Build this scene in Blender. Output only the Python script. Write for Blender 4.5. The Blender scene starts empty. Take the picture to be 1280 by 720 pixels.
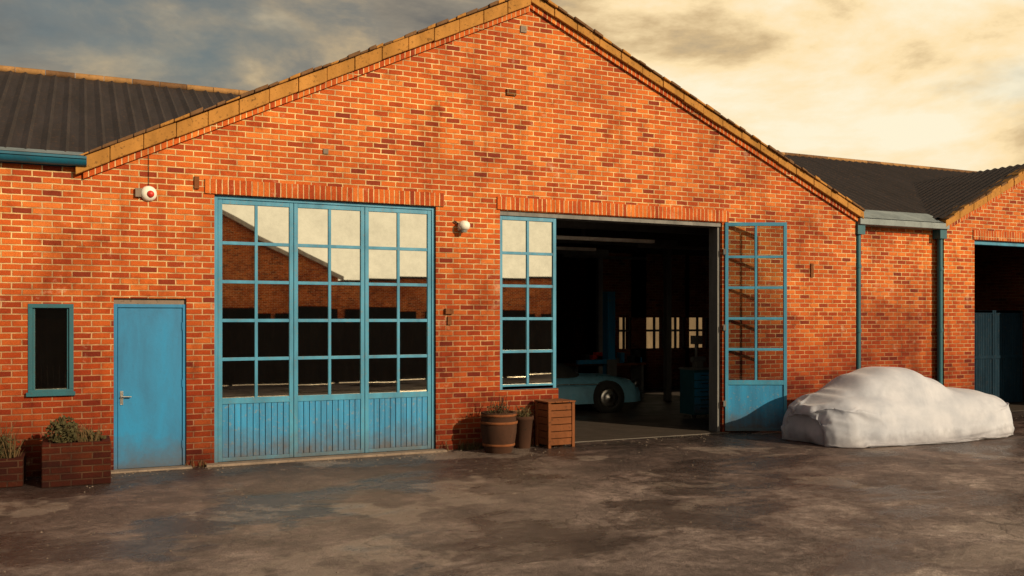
import bpy, bmesh, math, random
from mathutils import Vector, Matrix, noise
R = random.Random(7)
scene = bpy.context.scene
scene.view_settings.view_transform = 'Standard'
scene.view_settings.look = 'None'
scene.view_settings.exposure = 0

# ------------------------------------------------------------------ materials
def N(nt, t, **kw):
    n = nt.nodes.new(t)
    for k, v in kw.items():
        setattr(n, k, v)
    return n
def new_mat(name):
    m = bpy.data.materials.new(name); m.use_nodes = True
    nt = m.node_tree
    return m, nt, nt.nodes['Principled BSDF']
def ramp(nt, fac, stops, interp='LINEAR'):
    r = N(nt, 'ShaderNodeValToRGB'); r.color_ramp.interpolation = interp
    els = r.color_ramp.elements
    while len(els) < len(stops): els.new(0.5)
    for e, (p, c) in zip(els, stops):
        e.position = p
        e.color = (c[0], c[1], c[2], 1) if isinstance(c, (tuple, list)) else (c, c, c, 1)
    nt.links.new(fac, r.inputs[0]); return r.outputs[0]
def mixc(nt, fac, a, b, mode='MIX'):
    m = N(nt, 'ShaderNodeMix', data_type='RGBA', blend_type=mode)
    for sock, v in ((m.inputs[0], fac), (m.inputs[6], a), (m.inputs[7], b)):
        if hasattr(v, 'is_linked'): nt.links.new(v, sock)
        elif isinstance(v, (tuple, list)): sock.default_value = (v[0], v[1], v[2], 1)
        else: sock.default_value = v
    return m.outputs[2]
def mth(nt, op, a, b=None, c=None, clamp=False):
    m = N(nt, 'ShaderNodeMath', operation=op, use_clamp=clamp)
    for i, v in enumerate((a, b, c)):
        if v is None: continue
        if hasattr(v, 'is_linked'): nt.links.new(v, m.inputs[i])
        else: m.inputs[i].default_value = v
    return m.outputs[0]
def noise_n(nt, vec, scale, detail=5, rough=.55, dist=0.0, mapscale=None, loc=None):
    if mapscale or loc:
        mp = N(nt, 'ShaderNodeMapping')
        if mapscale: mp.inputs['Scale'].default_value = mapscale
        if loc: mp.inputs['Location'].default_value = loc
        nt.links.new(vec, mp.inputs[0]); vec = mp.outputs[0]
    n = N(nt, 'ShaderNodeTexNoise')
    n.inputs['Scale'].default_value = scale; n.inputs['Detail'].default_value = detail
    n.inputs['Roughness'].default_value = rough; n.inputs['Distortion'].default_value = dist
    nt.links.new(vec, n.inputs['Vector']); return n.outputs['Fac']
def pos(nt): return N(nt, 'ShaderNodeNewGeometry').outputs['Position']
def bump(nt, bs, h, strength=.5, dist=.01):
    b = N(nt, 'ShaderNodeBump'); b.inputs['Strength'].default_value = strength
    b.inputs['Distance'].default_value = dist
    nt.links.new(h, b.inputs['Height']); nt.links.new(b.outputs[0], bs.inputs['Normal'])

def brick_mat(name, soldier=False, dark=1.0):
    m, nt, bs = new_mat(name)
    g = N(nt, 'ShaderNodeNewGeometry'); L = nt.links
    sp = N(nt, 'ShaderNodeSeparateXYZ'); L.new(g.outputs['Position'], sp.inputs[0])
    sn = N(nt, 'ShaderNodeSeparateXYZ'); L.new(g.outputs['True Normal'], sn.inputs[0])
    side = mth(nt, 'GREATER_THAN', mth(nt, 'ABSOLUTE', sn.outputs[0]), .6)
    u = mth(nt, 'ADD', mth(nt, 'MULTIPLY', sp.outputs[0], mth(nt, 'SUBTRACT', 1.0, side)),
            mth(nt, 'MULTIPLY', sp.outputs[1], side))
    P = g.outputs['Position']
    wob = mth(nt, 'MULTIPLY', mth(nt, 'SUBTRACT', noise_n(nt, P, 9, 2), .5), .014)
    wob2 = mth(nt, 'MULTIPLY', mth(nt, 'SUBTRACT', noise_n(nt, P, 7, 2, loc=(5, 3, 9)), .5), .011)
    uu = mth(nt, 'ADD', u, wob); zz = mth(nt, 'ADD', sp.outputs[2], wob2)
    cb = N(nt, 'ShaderNodeCombineXYZ')
    if soldier:
        L.new(zz, cb.inputs[0]); L.new(uu, cb.inputs[1])
    else:
        L.new(uu, cb.inputs[0]); L.new(zz, cb.inputs[1])
    bt = N(nt, 'ShaderNodeTexBrick'); L.new(cb.outputs[0], bt.inputs['Vector'])
    bt.inputs['Color1'].default_value = (0, 0, 0, 1); bt.inputs['Color2'].default_value = (1, 1, 1, 1)
    bt.inputs['Mortar'].default_value = (.5, .5, .5, 1)
    bt.inputs['Scale'].default_value = 1; bt.inputs['Mortar Size'].default_value = .0085 if soldier else .0095
    bt.inputs['Mortar Smooth'].default_value = .3
    bt.inputs['Brick Width'].default_value = .9 if soldier else .222
    bt.inputs['Row Height'].default_value = .077
    if soldier: bt.offset = 0
    rnd = bt.outputs['Color']
    col = ramp(nt, rnd, [(0, (.20, .030, .014)), (.08, (.33, .050, .013)), (.30, (.44, .076, .015)),
                         (.75, (.52, .112, .020)), (1, (.60, .165, .036))])
    fine = noise_n(nt, P, 60, 3, .7)
    col = mixc(nt, .5, col, ramp(nt, fine, [(.3, .40), (.7, 1.25)]), 'MULTIPLY')
    mort = ramp(nt, noise_n(nt, P, 5, 4), [(.3, (.34, .20, .10)), (.7, (.74, .52, .28))])
    col = mixc(nt, bt.outputs['Fac'], col, mort)
    big = noise_n(nt, P, .55, 6, .6, .4)
    col = mixc(nt, .9, col, ramp(nt, big, [(.3, (.48, .36, .34)), (.5, (1, 1, 1)), (.72, (1.28, 1.34, 1.1))]), 'MULTIPLY')
    st = noise_n(nt, P, 1.3, 5, .6, .2, mapscale=(2.2, 2.2, .28))
    col = mixc(nt, .6, col, ramp(nt, st, [(.28, (.42, .33, .31)), (.45, (1, 1, 1))]), 'MULTIPLY')
    bl = noise_n(nt, P, 2.6, 6, .7, loc=(11, 7, 2))
    col = mixc(nt, .55, col, ramp(nt, bl, [(.33, (.42, .32, .30)), (.45, (1, 1, 1))]), 'MULTIPLY')
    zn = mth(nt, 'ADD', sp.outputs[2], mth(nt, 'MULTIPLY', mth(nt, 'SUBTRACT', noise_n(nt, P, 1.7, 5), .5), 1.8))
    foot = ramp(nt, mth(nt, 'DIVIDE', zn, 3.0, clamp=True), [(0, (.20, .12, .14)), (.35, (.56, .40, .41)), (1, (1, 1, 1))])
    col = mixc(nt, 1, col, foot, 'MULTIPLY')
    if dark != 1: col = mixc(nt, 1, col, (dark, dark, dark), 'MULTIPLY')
    sp2 = noise_n(nt, P, 3.2, 7, .7, loc=(31, 2, 7))
    col = mixc(nt, mth(nt, 'MULTIPLY', ramp(nt, sp2, [(.62, 0), (.74, 1)]), .4 if dark >= 1 else .1), col, (.62, .45, .32))
    L.new(col, bs.inputs['Base Color']); bs.inputs['Roughness'].default_value = .88
    bs.inputs['Specular IOR Level'].default_value = .2
    h = mth(nt, 'ADD', mth(nt, 'MULTIPLY', mth(nt, 'SUBTRACT', 1, bt.outputs['Fac']), 1.0),
            mth(nt, 'ADD', mth(nt, 'MULTIPLY', fine, .45), mth(nt, 'MULTIPLY', rnd, .35)))
    bump(nt, bs, h, .9, .014)
    return m

def paint_mat(name, col, rough=.5, dirt=.55, dirtcol=(.05, .04, .03), spec=.4, vs=None, foot=0):
    m, nt, bs = new_mat(name); P = pos(nt)
    n1 = noise_n(nt, P, 2.2, 6, .62, .3, mapscale=vs or (1.6, 1.6, .5))
    n2 = noise_n(nt, P, 22, 4, .7)
    c = mixc(nt, .8, col, ramp(nt, n1, [(.3, (.62, .62, .62)), (.7, (1.28, 1.25, 1.2))]), 'MULTIPLY')
    c = mixc(nt, mth(nt, 'MULTIPLY', ramp(nt, n2, [(.56, 0), (.70, 1)]), dirt), c, dirtcol)
    if foot:
        sp = N(nt, 'ShaderNodeSeparateXYZ'); nt.links.new(P, sp.inputs[0])
        zn = mth(nt, 'ADD', sp.outputs[2], mth(nt, 'MULTIPLY', mth(nt, 'SUBTRACT', noise_n(nt, P, 5, 5, .7), .5), .7))
        c = mixc(nt, ramp(nt, zn, [(.02, foot), (.48, 0)]), c, (.07, .05, .04))
    nt.links.new(c, bs.inputs['Base Color'])
    nt.links.new(ramp(nt, n1, [(.3, rough + .2), (.7, rough)]), bs.inputs['Roughness'])
    bs.inputs['Specular IOR Level'].default_value = spec
    bump(nt, bs, n2, .25, .004)
    return m

def glass_mat(name, refl, body, transp=False):
    m = bpy.data.materials.new(name); m.use_nodes = True; nt = m.node_tree; nt.nodes.clear()
    out = N(nt, 'ShaderNodeOutputMaterial'); P = pos(nt)
    gl = N(nt, 'ShaderNodeBsdfGlossy'); gl.inputs['Roughness'].default_value = .015
    gl.inputs['Color'].default_value = (1.0, .90, .72, 1)
    if transp:
        b = N(nt, 'ShaderNodeBsdfTransparent')
    else:
        b = N(nt, 'ShaderNodeBsdfDiffuse')
    b.inputs[0].default_value = (*body, 1)
    bp = N(nt, 'ShaderNodeBump'); bp.inputs['Strength'].default_value = .05; bp.inputs['Distance'].default_value = .006
    nt.links.new(noise_n(nt, P, 2.0, 0), bp.inputs['Height']); nt.links.new(bp.outputs[0], gl.inputs['Normal'])
    dn = noise_n(nt, P, 6, 6, .7)
    f = ramp(nt, dn, [(.35, refl), (.75, refl * .78)])
    mx = N(nt, 'ShaderNodeMixShader'); nt.links.new(f, mx.inputs[0])
    nt.links.new(b.outputs[0], mx.inputs[1]); nt.links.new(gl.outputs[0], mx.inputs[2])
    nt.links.new(mx.outputs[0], out.inputs[0]); return m

def ground_mat():
    m, nt, bs = new_mat('yard_ground'); P = pos(nt); L = nt.links
    sp = N(nt, 'ShaderNodeSeparateXYZ'); L.new(P, sp.inputs[0])
    a = noise_n(nt, P, .25, 8, .66, .1); b = noise_n(nt, P, 1.3, 9, .74, .15, loc=(4, 9, 0))
    c = noise_n(nt, P, 9, 7, .8); f = noise_n(nt, P, 85, 3, .8)
    base = ramp(nt, mth(nt, 'ADD', mth(nt, 'MULTIPLY', a, .45), mth(nt, 'MULTIPLY', b, .55)),
                [(.39, (.040, .031, .032)), (.46, (.092, .072, .072)), (.53, (.175, .142, .139)), (.61, (.34, .29, .28))])
    base = mixc(nt, .9, base, ramp(nt, c, [(.34, .38), (.5, 1.0), (.66, 1.6)]), 'MULTIPLY')
    base = mixc(nt, .9, base, ramp(nt, f, [(.34, .38), (.5, 1.0), (.68, 1.85)]), 'MULTIPLY')
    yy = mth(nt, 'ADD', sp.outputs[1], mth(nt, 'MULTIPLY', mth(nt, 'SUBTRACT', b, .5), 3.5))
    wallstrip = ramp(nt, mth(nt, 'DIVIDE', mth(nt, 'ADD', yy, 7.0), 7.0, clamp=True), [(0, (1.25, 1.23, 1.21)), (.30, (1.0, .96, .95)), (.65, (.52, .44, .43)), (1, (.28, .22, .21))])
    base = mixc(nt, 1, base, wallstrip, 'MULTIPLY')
    s = noise_n(nt, P, .62, 8, .68, .3, loc=(17, 3, 0), mapscale=(.6, 1, 1))
    stain = ramp(nt, s, [(.49, 0), (.55, 1)])
    base = mixc(nt, mth(nt, 'MULTIPLY', stain, .62), base, (.030, .024, .024))
    s2 = noise_n(nt, P, .55, 7, .62, .2, loc=(2.4, 41, 0))
    pat = ramp(nt, s2, [(.57, 0), (.60, 1)])
    base = mixc(nt, mth(nt, 'MULTIPLY', pat, .42), base, (.32, .265, .24))
    v2 = N(nt, 'ShaderNodeTexVoronoi'); v2.inputs['Scale'].default_value = 38; L.new(P, v2.inputs['Vector'])
    spk = mth(nt, 'MULTIPLY', ramp(nt, v2.outputs['Distance'], [(.12, 1), (.24, 0)]), ramp(nt, c, [(.5, 0), (.6, .6)]))
    base = mixc(nt, spk, base, (.38, .32, .29))
    wv = N(nt, 'ShaderNodeVectorMath', operation='ADD')
    nn = N(nt, 'ShaderNodeTexNoise'); nn.inputs['Scale'].default_value = 1.6; nn.inputs['Detail'].default_value = 5
    L.new(P, nn.inputs['Vector']); L.new(P, wv.inputs[0])
    sc = N(nt, 'ShaderNodeVectorMath', operation='SCALE'); sc.inputs['Scale'].default_value = .9
    L.new(nn.outputs['Color'], sc.inputs[0]); L.new(sc.outputs[0], wv.inputs[1])
    vo = N(nt, 'ShaderNodeTexVoronoi', feature='DISTANCE_TO_EDGE'); vo.inputs['Scale'].default_value = .30
    L.new(wv.outputs[0], vo.inputs['Vector'])
    cr = ramp(nt, vo.outputs['Distance'], [(.0, 1), (.007, 0)])
    cr = mth(nt, 'MULTIPLY', cr, ramp(nt, a, [(.46, 0), (.54, .8)]))
    base = mixc(nt, mth(nt, 'MULTIPLY', cr, .7), base, (.03, .024, .022))
    L.new(base, bs.inputs['Base Color'])
    ro = mixc(nt, stain, ramp(nt, c, [(.3, .5), (.7, .85)]), (.27, .27, .27))
    L.new(ro, bs.inputs['Roughness']); bs.inputs['Specular IOR Level'].default_value = .5
    h = mth(nt, 'ADD', mth(nt, 'MULTIPLY', b, 1.5), mth(nt, 'ADD', mth(nt, 'MULTIPLY', c, .8), mth(nt, 'ADD', mth(nt, 'MULTIPLY', f, .2), mth(nt, 'MULTIPLY', cr, -.2))))
    bump(nt, bs, h, .85, .045)
    return m

M = {}
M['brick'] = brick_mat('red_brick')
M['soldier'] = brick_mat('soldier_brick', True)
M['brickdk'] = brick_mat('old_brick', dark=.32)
M['bricklt'] = brick_mat('bright_brick', dark=1.9)  # brick colour raised to stand in for sunlight on the unlit opposite wall
M['blue'] = paint_mat('blue_paint', (.035, .215, .38), .42, .5, (.15, .13, .10), foot=.7)
M['bluepanel'] = paint_mat('blue_board_paint', (.016, .20, .43), .45, .6, (.19, .19, .16), vs=(5, 5, .4), foot=.85)
M['bluedoor'] = paint_mat('blue_door_paint', (.014, .17, .38), .36, .2, (.02, .06, .09), foot=.7)
M['bluedark'] = paint_mat('faded_dark_blue', (.003, .020, .042), .7, .5, spec=.15)  # blue paint darkened to stand in for shade inside the right doorway
M['teal'] = paint_mat('teal_paint', (.010, .085, .125), .4, .4)
M['gutterblue'] = paint_mat('gutter_paint', (.006, .10, .18), .38, .4)
M['lead'] = paint_mat('lead_flashing', (.18, .22, .25), .45, .5)
M['verge'] = paint_mat('verge_stone', (.38, .18, .045), .8, .8, (.05, .025, .012), .2)
M['tile'] = paint_mat('verge_tile', (.15, .08, .04), .85, .6, (.03, .02, .015), .2)
M['roof'] = paint_mat('roof_sheet_paint', (.030, .024, .025), .6, .6, (.12, .06, .03), .3, vs=(2, .4, .4))
M['ridge'] = paint_mat('ridge_cap', (.30, .16, .06), .8, .6)
M['steel'] = paint_mat('steel_paint', (.13, .13, .135), .5, .5)
M['dark'] = paint_mat('dark_interior', (.06, .052, .048), .9, .3)
M['black0'] = paint_mat('soot_black', (.008, .008, .009), .9, .1)  # black colour standing in for shade in the opposite garage openings
M['tar'] = paint_mat('tarred_timber', (.014, .012, .011), .9, .1)  # near-black so the added screen reflects dark in the panes
M['floor'] = paint_mat('workshop_floor', (.055, .043, .038), .45, .5, vs=(1, 1, 1))
M['conc'] = paint_mat('concrete', (.20, .155, .13), .85, .8)
M['render'] = paint_mat('cream_render', (.13, .095, .06), .9, .3)
M['white'] = paint_mat('white_plastic', (.75, .72, .68), .35, .15)
M['red'] = paint_mat('red_plastic', (.5, .03, .02), .35, .1)
M['black'] = paint_mat('black_rubber', (.02, .02, .02), .7, .3)
M['chrome'] = paint_mat('chrome', (.6, .6, .6), .2, .05); M['chrome'].node_tree.nodes['Principled BSDF'].inputs['Metallic'].default_value = 1
M['carpaint'] = paint_mat('pale_blue_car_paint', (.15, .38, .56), .22, .03, spec=.6)
M['rust'] = paint_mat('rusty_wood', (.17, .06, .024), .85, .8, (.035, .018, .012), .2)
M['wicker'] = paint_mat('dark_wicker', (.05, .023, .015), .9, .7, (.02, .015, .01), .2)
M['soil'] = paint_mat('soil', (.03, .02, .015), .95, .5)
M['leaf'] = paint_mat('leaves', (.048, .042, .014), .7, .5, (.08, .035, .015), vs=(6, 6, 6))
M['drygrass'] = paint_mat('dry_weeds', (.09, .055, .022), .8, .3, vs=(6, 6, 6))
M['glass'] = glass_mat('window_glass', .88, (.006, .006, .007))
M['glassclear'] = glass_mat('clear_glass', .20, (.66, .76, .80), True)
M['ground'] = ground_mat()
M['stone'] = paint_mat('loose_stone', (.17, .135, .115), .9, .4, vs=(9, 9, 9))

# ------------------------------------------------------------------ mesh builder
class MB:
    def __init__(s, T=None): s.v = []; s.f = []; s.m = []; s.mats = []; s.T = T; s.sm = []
    def mi(s, mat):
        if mat not in s.mats: s.mats.append(mat)
        return s.mats.index(mat)
    def add(s, vs, fs, mat, smooth=False):
        o = len(s.v)
        for p in vs:
            p = Vector(p); s.v.append(tuple(s.T @ p) if s.T else tuple(p))
        k = s.mi(mat)
        for f in fs: s.f.append([i + o for i in f]); s.m.append(k); s.sm.append(smooth)
    def box(s, x0, x1, y0, y1, z0, z1, mat):
        s.add([(x0,y0,z0),(x1,y0,z0),(x1,y1,z0),(x0,y1,z0),(x0,y0,z1),(x1,y0,z1),(x1,y1,z1),(x0,y1,z1)],
              [(0,3,2,1),(4,5,6,7),(0,1,5,4),(1,2,6,5),(2,3,7,6),(3,0,4,7)], mat)
    def prism(s, pts, y0, y1, mat):
        n = len(pts)
        s.add([(x,y0,z) for x,z in pts] + [(x,y1,z) for x,z in pts],
              [list(range(n)), list(range(2*n-1, n-1, -1))] + [(i, i+n, (i+1)%n+n, (i+1)%n) for i in range(n)], mat)
    def cyl(s, a, b, r, mat, n=14, r2=None, cap=True):
        a = Vector(a); b = Vector(b); d = (b-a).normalized(); r2 = r if r2 is None else r2
        u = d.orthogonal().normalized(); w = d.cross(u)
        vs = [a + (u*math.cos(t)+w*math.sin(t))*r for t in [2*math.pi*i/n for i in range(n)]]
        vs += [b + (u*math.cos(t)+w*math.sin(t))*r2 for t in [2*math.pi*i/n for i in range(n)]]
        s.add(vs, [(i, (i+1)%n, (i+1)%n+n, i+n) for i in range(n)], mat, True)
        if cap: s.add(vs, [list(range(n))[::-1], list(range(n, 2*n))], mat)
    def lathe(s, c, prof, mat, n=20, axis='Z'):
        vs = []; c = Vector(c)
        for r, h in prof:
            for i in range(n):
                t = 2*math.pi*i/n
                p = (r*math.cos(t), r*math.sin(t), h)
                if axis == 'Y': p = (p[0], h, p[1])
                if axis == 'X': p = (h, p[0], p[1])
                vs.append(c + Vector(p))
        fs = []
        for k in range(len(prof)-1):
            for i in range(n): fs.append((k*n+i, k*n+(i+1)%n, (k+1)*n+(i+1)%n, (k+1)*n+i))
        s.add(vs, fs, mat, True)
    def obj(s, name, parent=None, bevel=0.0, recentre=True):
        me = bpy.data.meshes.new(name)
        c = Vector((0, 0, 0))
        if recentre and s.v:
            xs = [p[0] for p in s.v]; ys = [p[1] for p in s.v]; zs = [p[2] for p in s.v]
            c = Vector(((min(xs)+max(xs))/2, (min(ys)+max(ys))/2, min(zs)))
        me.from_pydata([tuple(Vector(p)-c) for p in s.v], [], s.f)
        for m in s.mats: me.materials.append(M[m])
        for p, k, sm in zip(me.polygons, s.m, s.sm): p.material_index = k; p.use_smooth = sm
        me.update()
        o = bpy.data.objects.new(name, me); scene.collection.objects.link(o)
        o.location = c
        if bevel:
            b = o.modifiers.new('bev', 'BEVEL'); b.width = bevel; b.segments = 2; b.limit_method = 'ANGLE'
            b.angle_limit = math.radians(50)
        if parent:
            o.parent = parent; o.matrix_parent_inverse = Matrix.Translation(parent.location).inverted()
        return o
def empty(name, loc):
    e = bpy.data.objects.new(name, None); e.location = loc; scene.collection.objects.link(e); return e

SL = .45
EAVE = 3.93
def roof_x(name, parent, x0, x1, y0f, y1, z0, sl, pitch=.22, sgn=1):
    b = MB(); n = int((x1-x0)/(pitch/6)); vs = []
    for i in range(n+1):
        x = x0+(x1-x0)*i/n; ph = (x/pitch) % 1
        rib = .032 if ph < .2 else (.016 if ph < .3 or ph > .9 else 0)
        ya = y0f(x)
        for y in (ya, y1):
            vs.append((x, y, z0+sl*sgn*(y)+rib))
    b.add(vs, [(2*i, 2*i+2, 2*i+3, 2*i+1) for i in range(n)], 'roof')
    return b.obj(name, parent)
def roof_y(name, parent, xe, xr, y0, y1, ze, zr, pitch=.18, lift=.06):
    b = MB(); n = int((y1-y0)/(pitch/6)); vs = []
    for i in range(n+1):
        y = y0+(y1-y0)*i/n; ph = (y/pitch) % 1
        rib = .03*(.5+.5*math.sin(2*math.pi*ph))
        vs.append((xe, y, ze+rib+lift)); vs.append((xr, y, zr+rib+lift))
    b.add(vs, [(2*i, 2*i+2, 2*i+3, 2*i+1) for i in range(n)], 'roof')
    b.add([(xe,y0+.2,ze+lift-.05),(xr,y0+.2,zr+lift-.05),(xr,y1,zr+lift-.05),(xe,y1,ze+lift-.05)], [(0,1,2,3)], 'dark')
    return b.obj(name, parent)

def verge(name, parent, xe, ze, xa, za, th=.17, y0=-.10, y1=.05):
    b = MB(); L = math.hypot(xa-xe, za-ze)
    dx = (xa-xe)/L; dz = (za-ze)/L
    nseg = int(L/.42)
    for i in range(nseg):
        a = i/nseg*L+(.003); c = (i+1)/nseg*L-.003; j = R.uniform(-.010, .010)
        p = [(xe+dx*a, ze+dz*a-th+j), (xe+dx*c, ze+dz*c-th+j), (xe+dx*c, ze+dz*c+j), (xe+dx*a, ze+dz*a+j)]
        if dx < 0: p = p[::-1]
        b.prism(p, y0+R.uniform(-.010, .010), y1, 'verge')
    t = 0
    while t < L-.1:
        w = R.uniform(.12, .22); h = R.uniform(.025, .055)
        c = min(L, t+w-.008); j = R.uniform(0, .014)
        p = [(xe+dx*t, ze+dz*t+.004), (xe+dx*c, ze+dz*c+.004), (xe+dx*c, ze+dz*c+h+j), (xe+dx*t, ze+dz*t+h)]
        if dx < 0: p = p[::-1]
        b.prism(p, y0-.04+R.uniform(-.02, .015), y1+.1, 'tile' if R.random() < .6 else 'verge')
        t += w
    o = b.obj(name, parent, bevel=.01)
    b = MB()
    p = [(xe+dx*.1, ze+dz*.1-th-.085), (xa, za-th-.085), (xa, za-th-.002), (xe+dx*.1, ze+dz*.1-th-.002)]
    if dx < 0: p = p[::-1]
    b.prism(p, -.045, .04, 'soldier'); b.obj(name+'_corbel', parent)
    return o

def glazed(b, w, z0, z1, zp, leaves, rows, glass='glass', frame='blue', panel='bluepanel', boards=True, panes_col=2):
    lw = w/leaves
    for l in range(leaves):
        a = l*lw+.004; c = (l+1)*lw-.004; st = .055
        b.box(a, a+st, 0, .05, z0, z1, frame); b.box(c-st, c, 0, .05, z0, z1, frame)
        b.box(a+st, c-st, .002, .048, z1-.06, z1, frame)
        b.box(a+st, c-st, .002, .048, z0, z0+.05, frame)
        b.box(a+st, c-st, .002, .048, zp-.04, zp+.04, frame)
        gz0 = zp+.04; gz1 = z1-.06; gw = (c-a-2*st)
        if rows:
            for k in range(1, panes_col):
                x = a+st+gw*k/panes_col; b.box(x-.02, x+.02, .006, .044, gz0, gz1, frame)
        for r in range(1, rows):
            z = gz0+(gz1-gz0)*r/rows
            b.box(a+st, c-st, .009, .041, z-.022, z+.022, frame)
        for k in range(panes_col):
            for r in range(rows):
                x0 = a+st+gw*k/panes_col; x1 = a+st+gw*(k+1)/panes_col
                q0 = gz0+(gz1-gz0)*r/rows; q1 = gz0+(gz1-gz0)*(r+1)/rows
                j = [R.uniform(-.0016, .0016) for _ in range(3)]
                b.add([(x0, .028+j[0], q0), (x1, .028+j[1], q0), (x1, .028+j[1]+j[2], q1), (x0, .028+j[0]+j[2], q1)], [(0,1,2,3)], glass)
        if z0+.05 < zp-.04:
            if boards:
                n = max(2, int(gw/.075)); bw = gw/n
                for k in range(n):
                    d = R.uniform(0, .006)
                    b.box(a+st+k*bw+.004, a+st+(k+1)*bw-.004, .012+d, .035, z0+.05, zp-.04, panel)
                b.box(a+st, c-st, .028, .04, z0+.05, zp-.04, 'dark')
            else:
                b.box(a+st, c-st, .018, .035, z0+.05, zp-.04, panel)

# ------------------------------------------------------------------ MAIN GABLED WORKSHOP
W = empty('brick_workshop_building', (6.5, 0, 0))
XL, XR, XA = 0.024, 13.0, 6.24
ZA = 6.90
T = .36
D1 = (.366, 1.243, 2.09); G1 = (1.595, 4.725, 3.60); G2 = (5.759, 9.94, 3.60)
def gl(x):
    return EAVE+(ZA-EAVE)*((x-XL)/(XA-XL) if x < XA else (XR-x)/(XR-XA))-.03
w = MB()
w.prism([(XL,0),(D1[0],0),(D1[0],D1[2]),(D1[0],EAVE-.03),(XL,EAVE-.03)], 0, T, 'brick')
w.box(D1[0], D1[1], 0, T, D1[2]+.12, EAVE-.03, 'brick')
w.box(D1[1], G1[0], 0, T, 0, EAVE-.03, 'brick')
w.box(G1[0], G1[1], 0, T, G1[2], EAVE-.03, 'brick')
w.box(G1[1], G2[0], 0, T, 0, EAVE-.03, 'brick')
w.box(G2[0], G2[1], 0, T, G2[2], EAVE-.03, 'brick')
w.box(G2[0], 6.763, 0, T, 0, .86, 'brick')
w.box(G2[1], XR, 0, T, 0, EAVE-.03, 'brick')
w.prism([(XL, EAVE-.03), (XR, EAVE-.03), (XA, ZA-.03)], 0, T, 'brick')
w.box(D1[0], D1[1], .05, T, D1[2]+.045, D1[2]+.12, 'conc')
w.obj('front_wall', W, recentre=False)
w = MB()
w.box(G1[0]-.12, G1[1]+.12, -.022, .05, G1[2]+.005, G1[2]+.20, 'soldier')
w.box(G2[0]-.05, G2[1]+.12, -.022, .05, G2[2]+.012, G2[2]+.205, 'soldier')
w.box(G2[0], G2[1], .03, .3, G2[2]-.07, G2[2]-.003, 'steel')
w.obj('brick_lintels', W)
w = MB()
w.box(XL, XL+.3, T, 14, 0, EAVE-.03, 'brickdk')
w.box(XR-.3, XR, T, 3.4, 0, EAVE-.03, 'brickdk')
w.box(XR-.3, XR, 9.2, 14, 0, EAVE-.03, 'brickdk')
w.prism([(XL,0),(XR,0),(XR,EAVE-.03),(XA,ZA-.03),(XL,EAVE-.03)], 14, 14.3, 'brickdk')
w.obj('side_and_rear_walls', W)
w = MB(); w.box(XL+.3, 20.6, T+.02, 14, .0, .006, 'floor'); w.obj('workshop_floor', W)
roof_y('roof_slope', W, XL-.12, XA, -.05, 14.3, EAVE-.06, ZA, lift=.0)
roof_y('roof_slope', W, XR+.12, XA, -.05, 14.3, EAVE-.06, ZA, lift=.0)
verge('verge', W, XL-.10, EAVE+.0, XA, ZA+.05, th=.19)
verge('verge', W, XR+.10, EAVE+.0, XA, ZA+.05, th=.13)
w = MB()
for y in (2.6, 5.6, 8.8, 11.8):
    w.box(XL+.3, XR-.02, y, y+.1, 3.68, 3.84, 'steel')
    for x in (2.5, 4.5, 6.45, 8.4, 10.4):
        w.box(x-.04, x+.04, y+.01, y+.09, 3.84, gl(x)-.15, 'steel')
w.box(XR-.34, XR-.2, 5.6, 5.74, 0, 3.68, 'steel')
w.box(XR-.34, XR-.2, 8.8, 8.94, 0, 3.68, 'steel')
for y in (2.0, 4.2, 7): w.box(7.4, 9.9, y, y+.1, 3.40, 3.46, 'white')
for y in (3.0, 6.2): w.box(10.2, 12.5, y, y+.1, 3.40, 3.46, 'steel')
w.obj('roof_trusses', W)
T1 = Matrix.Translation((G1[0]+.05, .06, 0))
w = MB(); w.box(G1[0], G1[0]+.05, .045, .13, 0, G1[2], 'blue'); w.box(G1[1]-.05, G1[1], .045, .13, 0, G1[2], 'blue')
w.box(G1[0]+.05, G1[1]-.05, .045, .13, G1[2]-.05, G1[2], 'blue'); w.obj('garage_door_frame', W, bevel=.004)
w = MB(T1); glazed(w, G1[1]-G1[0]-.1, .03, G1[2]-.052, .84, 3, 5); w.obj('glazed_garage_door', W, bevel=.003)
w = MB(Matrix.Translation((G2[0]+.005, .05, 0))); glazed(w, .99, .862, G2[2]-.075, .90, 1, 5); w.obj('fixed_glazed_leaf', W, bevel=.003)
ang = math.atan2(-.46, .94)
w = MB(Matrix.Translation((G2[1]+.03, -.03, 0)) @ Matrix.Rotation(ang, 4, 'Z'))
glazed(w, 1.06, .03, G2[2]+.0, .86, 1, 5, glass='glassclear', boards=False)
for z in (.5, 1.8, 3.1): w.box(-.03, .02, -.012, .0, z-.05, z+.05, 'steel')
w.obj('open_glazed_leaf', W, bevel=.003)
w = MB(); w.box(G2[1]-.06, G2[1]-.002, .06, .30, 0, G2[2]-.07, 'steel'); w.obj('door_jamb', W, bevel=.004)
w = MB(); a, c, h = D1
w.box(a, a+.045, .03, .12, 0, h+.045, 'bluedoor'); w.box(c-.045, c, .03, .12, 0, h+.045, 'bluedoor')
w.box(a+.045, c-.045, .03, .12, h, h+.045, 'bluedoor'); w.box(a+.05, c-.05, .05, .10, .02, h-.006, 'bluedoor')
w.box(a, c, .12, .3, 0, h+.045, 'dark')
w.box(a+.075, a+.115, .042, .05, .84, 1.02, 'chrome'); w.cyl((a+.095, .05, .95), (a+.095, .0, .95), .009, 'chrome')
w.cyl((a+.095, .003, .95), (a+.21, .003, .945), .009, 'chrome')
for z in (.3, 1.1, 1.85): w.cyl((c-.05, .045, z-.05), (c-.05, .045, z+.05), .010, 'bluedoor')
w.obj('personnel_door', W, bevel=.004)
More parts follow.
